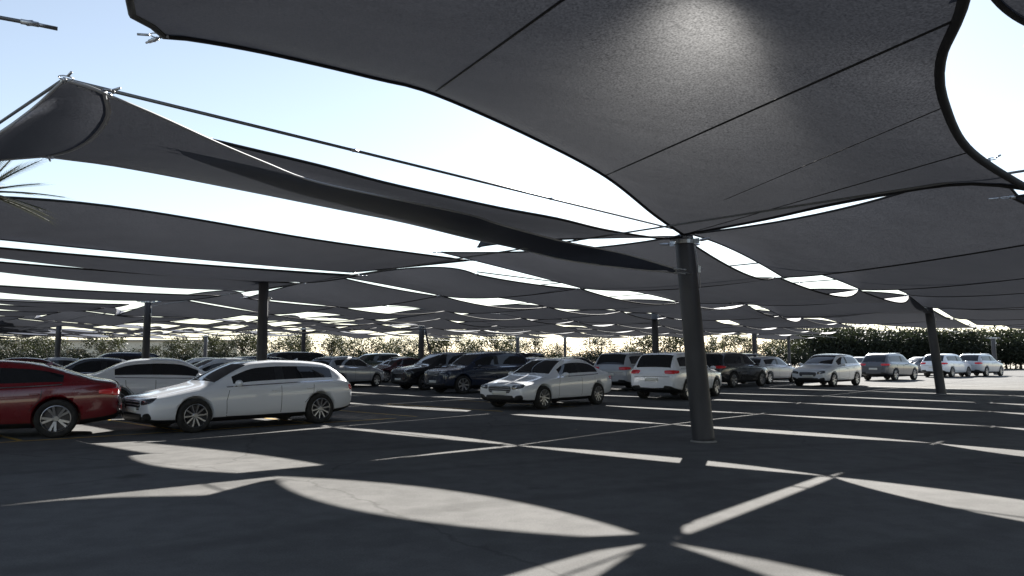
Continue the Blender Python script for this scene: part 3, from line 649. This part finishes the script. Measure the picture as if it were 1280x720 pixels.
def make_car(kind, paintm, style=0, detail=True, rack=False, spoiler=False, chrome=True):
    T = TYPES[kind]; me = body_mesh(T['st'], T['rw'], T['z'], T['wh'], T['wr'])
    L = T['L']; hw = max(q[3] for q in T['st']); wr = T['wr']
    bm = bmesh.new(); bm.from_mesh(me); bvh = BVHTree.FromBMesh(bm); bm.free()
    root = empty('parked_car')
    O = Vector((L/2, 0, 0))
    def place(V): return [Vector((-(v.x-O.x), -v.y, v.z)) for v in V]      # nose towards +x
    def mk(name, V, Fs, m, parent=root, smooth=True, mi=None):
        b = MB(); b.add(place(V), Fs)
        if mi: b.m = mi
        o = b.build(name, m, parent, smooth)
        return o
    V, Fs, N = split(me, {0, 1}); body = mk('body', V, Fs, [paintm, TRIM], mi=N)
    for ids, nm in (({2}, 'windshield'), ({3}, 'rear_window'), ({4}, 'side_window'), ({5}, 'side_window'), ({6}, 'side_window'), ({7}, 'side_window'), ({8}, 'side_window'), ({9}, 'side_window')):
        V, Fs, N = split(me, ids)
        if V: mk(nm, V, Fs, GLASS)
    # underbody and inner wheel wells
    b = MB(); b.box((0, 0, .36), (L*.8, hw*1.1, .22)); b.build('chassis', TRIM, root, smooth=False)
    st = T['st']
    def zt(x):
        for a, c in zip(st[:-1], st[1:]):
            if a[0] <= x <= c[0]:
                t = (x-a[0])/(c[0]-a[0]); return a[1]*(1-t)+c[1]*t, a[4]*(1-t)+c[4]*t
        return st[-1][1], st[-1][4]
    hoodz = zt(.12)[0]; hz = hoodz-.06
    suv = kind in ('suv', 'van')
    fz = .60 if not suv else .82
    # lamps, grille, intakes
    for s in (-1, 1):
        V, Fs = patch(bvh, [(0, s*hw*.48, fz-.035), (0.0, s*hw*.90, fz+.02), (0.0, s*hw*.90, fz+.14), (0, s*hw*.48, fz+.08)], (1, -s*.35, 0), rnd=.15)
        hl = mk('headlight', V, Fs, HEAD)
        V, Fs = patch(bvh, [(0, s*hw*.60, fz+.015), (0.0, s*hw*.70, fz+.03), (0.0, s*hw*.70, fz+.075), (0, s*hw*.60, fz+.06)], (1, -s*.35, 0), off=.012, nu=6, nv=4, rnd=.3)
        mk('bulb_housing', V, Fs, CHROME, hl)
        V, Fs = patch(bvh, [(0, s*hw*.56, .28), (0, s*hw*.88, .29), (0, s*hw*.86, .44), (0, s*hw*.60, .40)], (1, -s*.3, 0), rnd=.2)
        mk('fog_light_recess', V, Fs, TRIM)
        tz = .82 if not suv else .98
        V, Fs = patch(bvh, [(L, s*hw*.52, tz-.06), (L, s*hw*.93, tz-.07), (L, s*hw*.95, tz+.07), (L, s*hw*.50, tz+.06)], (-1, -s*.25, 0), rnd=.12, off=.01)
        mk('taillight', V, Fs, TAIL)
        V, Fs = patch(bvh, [(L-.34, s*hw, tz-.03), (L-.08, s*hw, tz-.06), (L-.08, s*hw, tz+.07), (L-.34, s*hw, tz+.045)], (-.25, -s, 0), rnd=.1, off=.008)
        if kind != 'wagon': mk('taillight', V, Fs, TAIL)
    V, Fs = patch(bvh, [(0, -hw*.42, fz-.13), (0, hw*.42, fz-.13), (0, hw*.46, fz+.07), (0, -hw*.46, fz+.07)], (1, 0, 0), nu=16, nv=6, rnd=.1)
    gr = mk('grille', V, Fs, TRIM)
    if chrome:
        for k in range(3):
            z = fz-.09+k*.06; V, Fs = patch(bvh, [(0, -hw*.42, z), (0, hw*.42, z), (0, hw*.42, z+.014), (0, -hw*.42, z+.014)], (1, 0, 0), off=.02, nu=14, nv=1)
            mk('grille_bar', V, Fs, CHROME, gr)
    V, Fs = patch(bvh, [(0, -hw*.5, .27), (0, hw*.5, .27), (0, hw*.55, .41), (0, -hw*.55, .41)], (1, 0, 0), nu=14, nv=4, rnd=.08)
    mk('lower_intake', V, Fs, TRIM)
    V, Fs = patch(bvh, [(0, -.25, .43), (0, .25, .43), (0, .25, .53), (0, -.25, .53)], (1, 0, 0), off=.03, nu=6, nv=3); mk('number_plate', V, Fs, PLATE)
    zp = .66 if suv or kind == 'hatch' else .55
    V, Fs = patch(bvh, [(L, -.25, zp), (L, .25, zp), (L, .25, zp+.12), (L, -.25, zp+.12)], (-1, 0, 0), off=.015, nu=6, nv=3); mk('number_plate', V, Fs, PLATE)
    V, Fs = patch(bvh, [(L, -hw*.75, .33), (L, hw*.75, .33), (L, hw*.78, .42), (L, -hw*.78, .42)], (-1, 0, 0), off=.008, nu=14, nv=3, rnd=.1); mk('rear_valance', V, Fs, TRIM)
    # door gaps, handles, sills
    xs = [q[0] for q in st]; xa = xs[5]+.22; xb = xs[9]+.04; xc = xs[12]+.02
    for s in (-1, 1):
        b = MB(); d = (0, -s, 0)
        for pts in ([(xa, s, .30), (xa-.02, s, .62), (xa+.06, s, zt(xa)[1]+.0)], [(xb, s, .28), (xb, s, zt(xb)[1]+.01)], [(T['wh'][1]-wr*1.22, s, wr+.16), (xc-.02, s, .72), (xc, s, zt(xc)[1]+.01)],
                    [(xa, s, .29), (T['wh'][1]-wr*1.2, s, .27)]):
            V, Fs = ribbon(bvh, pts, d, .011); b.add(place(V), Fs)
        b.build('door_gap', TRIM, root)
        for xh in (xb-.24, xc-.20):
            zh = zt(xh)[1]-.15; V, Fs = patch(bvh, [(xh, s*hw, zh), (xh+.17, s*hw, zh+.006), (xh+.17, s*hw, zh+.034), (xh, s*hw, zh+.03)], (0, -s, 0), off=.028, nu=6, nv=3, rnd=.2, thick=.02)
            mk('door_handle', V, Fs, paintm)
        # mirror
        xm = xs[6]+.02; zmr = zt(xm)[1]+.07
        b = MB(); hv = []
        for i in range(7):
            for j in range(10):
                a = math.pi*i/6; q = 2*math.pi*j/10
                sx = math.cos(a)*.115; rr2 = math.sin(a)
                hv.append(Vector((xm+rr2*math.cos(q)*.07+.02, s*(hw*.97+.13)+sx, zmr+rr2*math.sin(q)*.072)))
        fs = [(i*10+j, i*10+(j+1) % 10, (i+1)*10+(j+1) % 10, (i+1)*10+j) for i in range(6) for j in range(10)]
        b.add(place(hv), fs); b.tube(place([Vector((xm, s*hw*.9, zmr-.05)), Vector((xm+.02, s*(hw+.06), zmr-.02))]), .022, 6)
        mo = b.build('mirror', paintm, root)
    # hood, trunk shut lines
    b = MB()
    for s in (-1, 1):
        V, Fs = ribbon(bvh, [(.28, s*hw*.70, 2), (xs[4], s*hw*.80, 2)], (0, 0, -1), .009); b.add(place(V), Fs)
    V, Fs = ribbon(bvh, [(.24, -hw*.7, 2), (.18, 0, 2), (.24, hw*.7, 2)], (0, 0, -1), .01); b.add(place(V), Fs)
    b.build('hood_gap', TRIM, root)
    b = MB()
    V, Fs = ribbon(bvh, [(9, -hw*.72, tz-.16), (9, hw*.72, tz-.16)], (-1, 0, 0), .012); b.add(place(V), Fs)
    b.build('tailgate_gap', TRIM, root)
    # wipers
    xw = xs[5]
    for y0 in (-.45, .05):
        V, Fs = ribbon(bvh, [(xw+.03, y0, 3), (xw+.10, y0+.5, 3)], (0, 0, -1), .022, .02); mk('wiper', V, Fs, TRIM)
    # interior mirror of chrome window line
    if chrome:
        for s in (-1, 1):
            pts = [(x, s, zt(x)[1]+.004) for x in (xs[6]-.15, xs[7], xs[9], xs[12], xs[13] if kind in ('sedan', 'fastback') else xs[14])]
            V, Fs = ribbon(bvh, pts, (0, -s, 0), .02, .006); mk('window_trim', V, Fs, CHROME)
    if rack:
        for s in (-1, 1):
            x0, x1 = xs[8]+.1, xs[13]; V = []
            b = MB(); P = []
            for t in (0, .04, .3, .6, .96, 1):
                x = x0+(x1-x0)*t; h = bvh.ray_cast(Vector((x, s*(T['rw']-.06), 3)), Vector((0, 0, -1))); z = h[0].z
                P.append(Vector((x, s*(T['rw']-.06), z+(.0 if t in (0, 1) else .05))))
            b.tube(place(P), .016, 6); b.build('roof_rail', STEEL if chrome else TRIM, root)
    if spoiler:
        pass
    # antenna fin
    x = xs[12]; h = bvh.ray_cast(Vector((x, 0, 3)), Vector((0, 0, -1)))[0]
    b = MB(); b.add(place([h+Vector((-.08, 0, -.01)), h+Vector((.09, -.02, -.01)), h+Vector((.09, .02, -.01)), h+Vector((.085, 0, .06))]), [(0, 1, 3), (0, 3, 2), (1, 2, 3)]); b.build('antenna', paintm, root, smooth=False)
    # wheels
    tm, rm = wheel_mesh(wr, style)
    for x in T['wh']:
        for s in (-1, 1):
            wo = bpy.data.objects.new('wheel', tm); C.objects.link(wo); wo.parent = root; wo.location = (-(x-L/2), s*(hw-.115), wr)
            wo.rotation_euler = (0, random.uniform(0, 1), 0 if s < 0 else math.pi)
            ro = bpy.data.objects.new('rim', rm); C.objects.link(ro); ro.parent = wo
    bpy.data.meshes.remove(me)
    return root
PROTO = {}
def repaint(root, old, new):
    for ch in root.children:
        if ch.data and old in list(ch.data.materials):
            ch.data = ch.data.copy()
            for i, m in enumerate(ch.data.materials):
                if m == old: ch.data.materials[i] = new
def put_car(kind, paintm, x, y, hd, label, cat='car', style=0, rack=False, chrome=True, group='cars parked under the sails', sc=1):
    key = (kind, style, rack, chrome)
    if key not in PROTO:
        c = make_car(kind, paintm, style, rack=rack, chrome=chrome); PROTO[key] = {paintm: c}
    elif paintm not in PROTO[key]:
        m0, src = next(iter(PROTO[key].items())); c = copy_tree(src); repaint(c, m0, paintm); PROTO[key][paintm] = c
    else:
        c = copy_tree(PROTO[key][paintm])
    c.location = (x, y, 0); c.rotation_euler = (0, 0, hd); c.scale = (sc, sc, sc)
    tag(c, label, cat, group); return c
def car_at(kind, paintm, px_, py_, hdg, label, **k):
    """car whose centre on the ground is seen at this picture point; hdg: compass degrees of the nose, 0 away, 90 right"""
    p = W(px_, py_, 0)
    return put_car(kind, paintm, p.x, p.y, R(90-hdg), label, **k)
def car_wheels(kind, paintm, f, r_, label, shift=0, hdg=None, side=.80, **k):
    """car standing on the two near-side wheels seen at these picture points"""
    fw = W(*f, 0); rw_ = W(*r_, 0); dv = (fw-rw_).normalized()
    if hdg is not None: h = R(90-hdg); dv = Vector((math.cos(h), math.sin(h), 0))
    nrm = Vector((dv.y, -dv.x, 0))
    if nrm.dot(Vector((fw.x, fw.y, 0))) < 0: nrm = -nrm
    mid = (fw+rw_)/2+nrm*side+dv*shift
    return put_car(kind, paintm, mid.x, mid.y, math.atan2(dv.y, dv.x), label, **k)
car_wheels('wagon', P_WHITE, (240, 541), (402, 529), 'white wagon with black alloy wheels facing left, right behind the red car', style=1, sc=.965)
rwh = W(69, 547, 0); hd = R(180+27); dv = Vector((math.cos(hd), math.sin(hd), 0)); nrm = Vector((dv.y, -dv.x, 0))
if nrm.dot(rwh) < 0: nrm = -nrm
mid = rwh+dv*1.43+nrm*.83
put_car('fastback', P_RED, mid.x, mid.y, hd, 'glossy red fastback sedan cut off by the left picture edge', style=0)
car_wheels('sedan', P_WHITE, (674, 512), (750, 505), 'white sedan facing left in the middle with two black headlamp openings', style=1)
car_wheels('suv', P_WHITE, (856, 500), (856, 500), 'white van with red tail lamps half hidden by the thick front post', hdg=36, shift=1.38, style=0, sc=.98)
car_at('suv', P_SILVER, 790, 487, 34, 'silver utility car seen from behind, between white sedan and white van', style=2, rack=True)
car_at('suv', P_DARK, 914, 483, 46, 'black utility car seen from behind, right of the thick front post', style=2, rack=True)
car_at('hatch', P_SILVER, 960, 479, 48, 'silver hatchback right of the black utility car, last before the open gap', style=2)
car_at('hatch', P_WHITE, 1035, 482, 226, 'white hatchback facing the viewer, alone in the gap left of the right post', style=2, sc=1.08)
car_at('suv', P_GREY, 1113, 475, 50, 'dark grey utility car seen from behind beside the hedge', style=2, rack=True)
car_at('suv', P_WHITE, 1184, 471, 52, 'white utility car just right of the right post by the hedge', style=2)
car_at('suv', P_SILVER, 1226, 470, 52, 'rightmost silver utility car near the pale distant post', style=2, rack=True)
car_at('suv', P_BLUE, 600, 490, 232, 'navy utility car directly left of the white middle sedan', style=2, rack=True)
car_at('suv', P_DARK, 553, 486, 232, 'black utility car between maroon sedan and navy utility car', style=0, chrome=True)
car_at('sedan', P_MAROON, 497, 477, 225, 'maroon sedan facing left below the post with the slanted strut', style=2)
car_at('van', P_GREEN, 466, 468, 230, 'dark green van behind the maroon sedan', style=0)
car_at('hatch', P_SILVER, 432, 484, 28, 'silver hatchback seen from behind at the tail of the white wagon', style=2)
car_at('sedan', P_BLUE, 180, 497, 236, 'navy sedan behind the gap between red car and white wagon', style=2)
car_at('sedan', P_WHITE, 212, 513, 60, 'white sedan behind the nose of the white wagon', style=2)
car_at('hatch', P_BLUE, 300, 494, 232, 'navy hatchback whose roof shows over the hood of the white wagon', style=2)
car_at('sedan', P_SILVER, 268, 503, 232, 'silver sedan directly behind the windscreen of the white wagon', style=2)
car_at('van', P_DARK, 350, 481, 235, 'black van whose roof rises above the white wagon roof', style=0)
car_at('sedan', P_MAROON, 12, 492, 236, 'dark maroon sedan showing only its roof above the red car', style=2)
car_at('sedan', P_DARK, 108, 497, 236, 'black sedan roof between the red car and the navy sedan', style=2)
car_at('van', P_DARK, 640, 474, 232, 'black van behind the bonnet of the white middle sedan', style=0)
car_at('suv', P_DARK, 585, 473, 232, 'black utility car in the second row behind the navy utility car', style=0, chrome=True)
car_at('sedan', P_DARK, 722, 474, 60, 'black sedan roof behind the rear of the white middle sedan', style=2)
car_at('suv', P_SILVER, 933, 474, 5, 'silver utility car tail behind the black one right of the thick post', style=2, rack=True)
car_at('sedan', P_DARK, 1075, 470, 225, 'black sedan low behind the white hatchback near the hedge', style=2)
car_at('sedan', P_GREY, 1150, 469, 260, 'small grey sedan just left of the right post by the hedge', style=2)
car_at('sedan', P_WHITE, 246, 489, 236, 'white sedan roof in the second row behind the silver sedan', style=2)
car_at('suv', P_BLUE, 140, 485, 236, 'navy utility car in the second row left of the tall post', style=2, rack=True)
car_at('sedan', P_SILVER, 60, 484, 236, 'silver sedan roof in the second row over the red car', style=2)
car_at('hatch', P_DARK, 400, 474, 232, 'black hatchback roof in the second row past the white wagon', style=2)
car_at('sedan', P_SILVER, 660, 484, 232, 'silver sedan half hidden behind the bonnet of the white middle sedan', style=2)

# ------------------------------------------------------------ vegetation
def leafmat(name, c0, c1):
    m = mat(name, c0, .6, spec=.3); noise_col(m, c0, c1, 1.3, 4, lo=.35, hi=.65)
    N = m.node_tree; L = N.links; b = N.nodes['Principled BSDF']; out = N.nodes['Material Output']
    t = nn(m, 'ShaderNodeBsdfTranslucent'); t.inputs[0].default_value = (c1[0]*1.3, c1[1]*1.4, c1[2]*.8, 1); mx = nn(m, 'ShaderNodeMixShader'); mx.inputs[0].default_value = .12
    L.new(b.outputs[0], mx.inputs[1]); L.new(t.outputs[0], mx.inputs[2]); L.new(mx.outputs[0], out.inputs['Surface'])
    return m
LEAF = leafmat('leaf_olive', (.02, .025, .013), (.06, .064, .034)); LEAF2 = leafmat('leaf_dark', (.01, .014, .009), (.03, .036, .02))
BARK = mat('bark', (.09, .07, .05), .9); noise_col(BARK, (.05, .04, .03), (.14, .11, .08), 8)
def crown_mesh(seed, h, wd, nleaf, dens, size=.12):
    r = random.Random(seed); b = MB()
    cl = []
    for k in range(dens):
        a = r.uniform(0, 6.28); q = r.random()**.5*wd*.5; z = h*(.35+.6*r.random())
        q *= 1-.55*abs(z/h-.6)
        cl.append((Vector((q*math.cos(a), q*math.sin(a), z)), wd*r.uniform(.1, .22)))
    for k in range(nleaf):
        c, s = r.choice(cl); p = c+Vector((r.gauss(0, 1), r.gauss(0, 1), r.gauss(0, .8)))*s*.55
        n = Vector((r.gauss(0, 1), r.gauss(0, 1), r.gauss(0, 1))).normalized(); t = n.orthogonal().normalized(); u_ = n.cross(t); z_ = size*r.uniform(.5, 1.3)
        b.add([p-t*z_, p+u_*z_*.45, p+t*z_, p-u_*z_*.45], [(0, 1, 2, 3)])
    return b, cl
def tree(seed, h, wd, nleaf, dens, m, size=.12):
    root = empty('tree'); b, cl = crown_mesh(seed, h, wd, nleaf, dens, size); b.build('crown', m, root, smooth=False)
    r = random.Random(seed); b = MB(); b.tube([(0, 0, 0), (.05, .02, h*.25), (.0, .08, h*.5), (.06, 0, h*.8)], [.11, .09, .06, .02], 8)
    for c, s in cl[:14]:
        z = r.uniform(.15, .45)*h; b.tube([Vector((0, 0, z)), Vector((c.x*.45, c.y*.45, z+(c.z-z)*.55)), c], [.045, .03, .01], 5)
    b.build('trunk', BARK, root); return root
tp = [tree(1, 4.4, 4.2, 2600, 26, LEAF), tree(2, 3.8, 3.6, 1500, 20, LEAF), tree(3, 5.0, 4.6, 2200, 26, LEAF2), tree(4, 3.6, 4.8, 2400, 22, LEAF)]
used = set(); rr = random.Random(21)
def plant(i, x, y, rz, sc, label, grp, cat='tree', szy=1):
    if i in used: o = copy_tree(tp[i])
    else: o = tp[i]; used.add(i)
    o.location = (x, y, 0); o.rotation_euler = (0, 0, rz); o.scale = (sc, sc, sc*szy); tag(o, label, cat, grp)
k = 0
for pxx in list(range(20, 1040, 26)):
    Y = 84+rr.uniform(0, 9); sparse = pxx < 230
    if sparse and rr.random() < .35: continue
    if 700 < pxx < 780 and rr.random() < .4: continue
    i = 1 if sparse else rr.choice((0, 1, 2, 3)); hgt = {0: 4.4, 1: 3.8, 2: 5.0, 3: 3.6}[i]
    tgt = rr.uniform(2.9, 4.9)
    p = D(pxx+rr.uniform(-8, 8), Y); plant(i, p.x, p.y, rr.uniform(0, 6), tgt/hgt, 'loose leafy tree on the far side of the car park, one of a line', 'trees beyond the car park')
# dense dark hedge of trees at right
tp.append(tree(9, 3.4, 4.6, 5200, 60, LEAF2, .13)); 
for j in range(3):
    for pxx in range(1015, 1330, 15):
        Y = 86+j*2.2+rr.uniform(-.6, .6); p = D(pxx+rr.uniform(-5, 5), Y)
        plant(4, p.x, p.y, rr.uniform(0, 6), rr.uniform(.82, 1.28)*(1+j*.06), 'dense dark bushy tree in the tall hedge at right', 'trees of the dark hedge')
# clipped lower hedge behind the cars
tp.append(tree(12, 1.9, 3.2, 2600, 40, LEAF2, .1))
for pxx in range(-10, 1040, 24):
    if 40 < pxx < 60: continue
    Y = 82; p = D(pxx+rr.uniform(-6, 6), Y+rr.uniform(-.5, .5)); plant(5, p.x, p.y, rr.uniform(0, 6), rr.uniform(.85, 1.15), 'low dark shrub along the far edge of the car park', 'shrubs along the far edge', 'shrub')
# palm at left
def palm(x, y, zc):
    root = empty('palm_tree', (x, y, 0)); b = MB(); b.tube([(0, 0, 0), (.06, 0, zc*.5), (0, 0, zc-.1)], [.2, .15, .13], 12)
    b.build('trunk', BARK, root); r = random.Random(5)
    fm = leafmat('palm_leaf', (.04, .042, .03), (.11, .11, .08))
    for k in range(34):
        a = k*2.4; el = R(r.uniform(-10, 60)); Ln = r.uniform(.7, .98); b = MB(); P = []
        for t in range(9):
            s = t/8*Ln; P.append(Vector((math.cos(a)*s*math.cos(el), math.sin(a)*s*math.cos(el), zc+s*math.sin(el)-.12*s*s*math.cos(el))))
        b.tube(P, [.014*(1-t/9)+.003 for t in range(9)], 5)
        for t in range(2, 9):
            for f_ in (0, .5):
                if t == 8 and f_: continue
                c = P[t] if f_ == 0 else (P[t]+P[t-1])/2; d = (P[t]-P[t-1]).normalized(); s_ = d.cross(Vector((0, 0, 1))).normalized()
                for sg in (-1, 1):
                    e = c+(d*1.1+s_*sg*.5-Vector((0, 0, .05))).normalized()*.34*(1-abs(t-4.5)/8); w_ = d*.012
                    b.add([c-w_, c+w_, e], [(0, 1, 2)])
        b.build('frond', fm, root, smooth=False)
    tag(root, 'palm tree at the left edge with only its spiky fronds in view', 'palm tree'); return root
p = W(-24, 240, 3.9); k = 9.6/p.y
pp = Vector((0, 0, CAMH))+(p-Vector((0, 0, CAMH)))*k
palm(pp.x, pp.y, pp.z)
# pale low building far left
WALL = mat('cream_render', (.62, .58, .5), .85); noise_col(WALL, (.54, .5, .42), (.66, .62, .54), .6)
def building(x, y, w_, h_, lab, nwin):
    root = empty('warehouse', (x, y, 0)); b = MB(); b.box((0, 0, h_/2), (w_, 12, h_)); b.build('wall', WALL, root, smooth=False)
    b = MB(); b.box((0, 0, h_+.1), (w_+.6, 12.6, .2)); b.build('roof', CONC, root, smooth=False)
    for k in range(nwin):
        xx = -w_/2+w_*(k+.5)/nwin; b = MB(); b.box((xx, -6.03, h_*.58), (w_/nwin*.5, .06, .8)); f = b.build('window', TRIM, root, smooth=False)
        b = MB(); b.box((xx, -6.065, h_*.58), (w_/nwin*.5-.14, .02, .66)); b.build('pane', GLASS, f, smooth=False)
    tag(root, lab, 'building')
building(-62, 112, 46, 3.6, 'low cream building with a flat roof seen through the trees at left', 9)
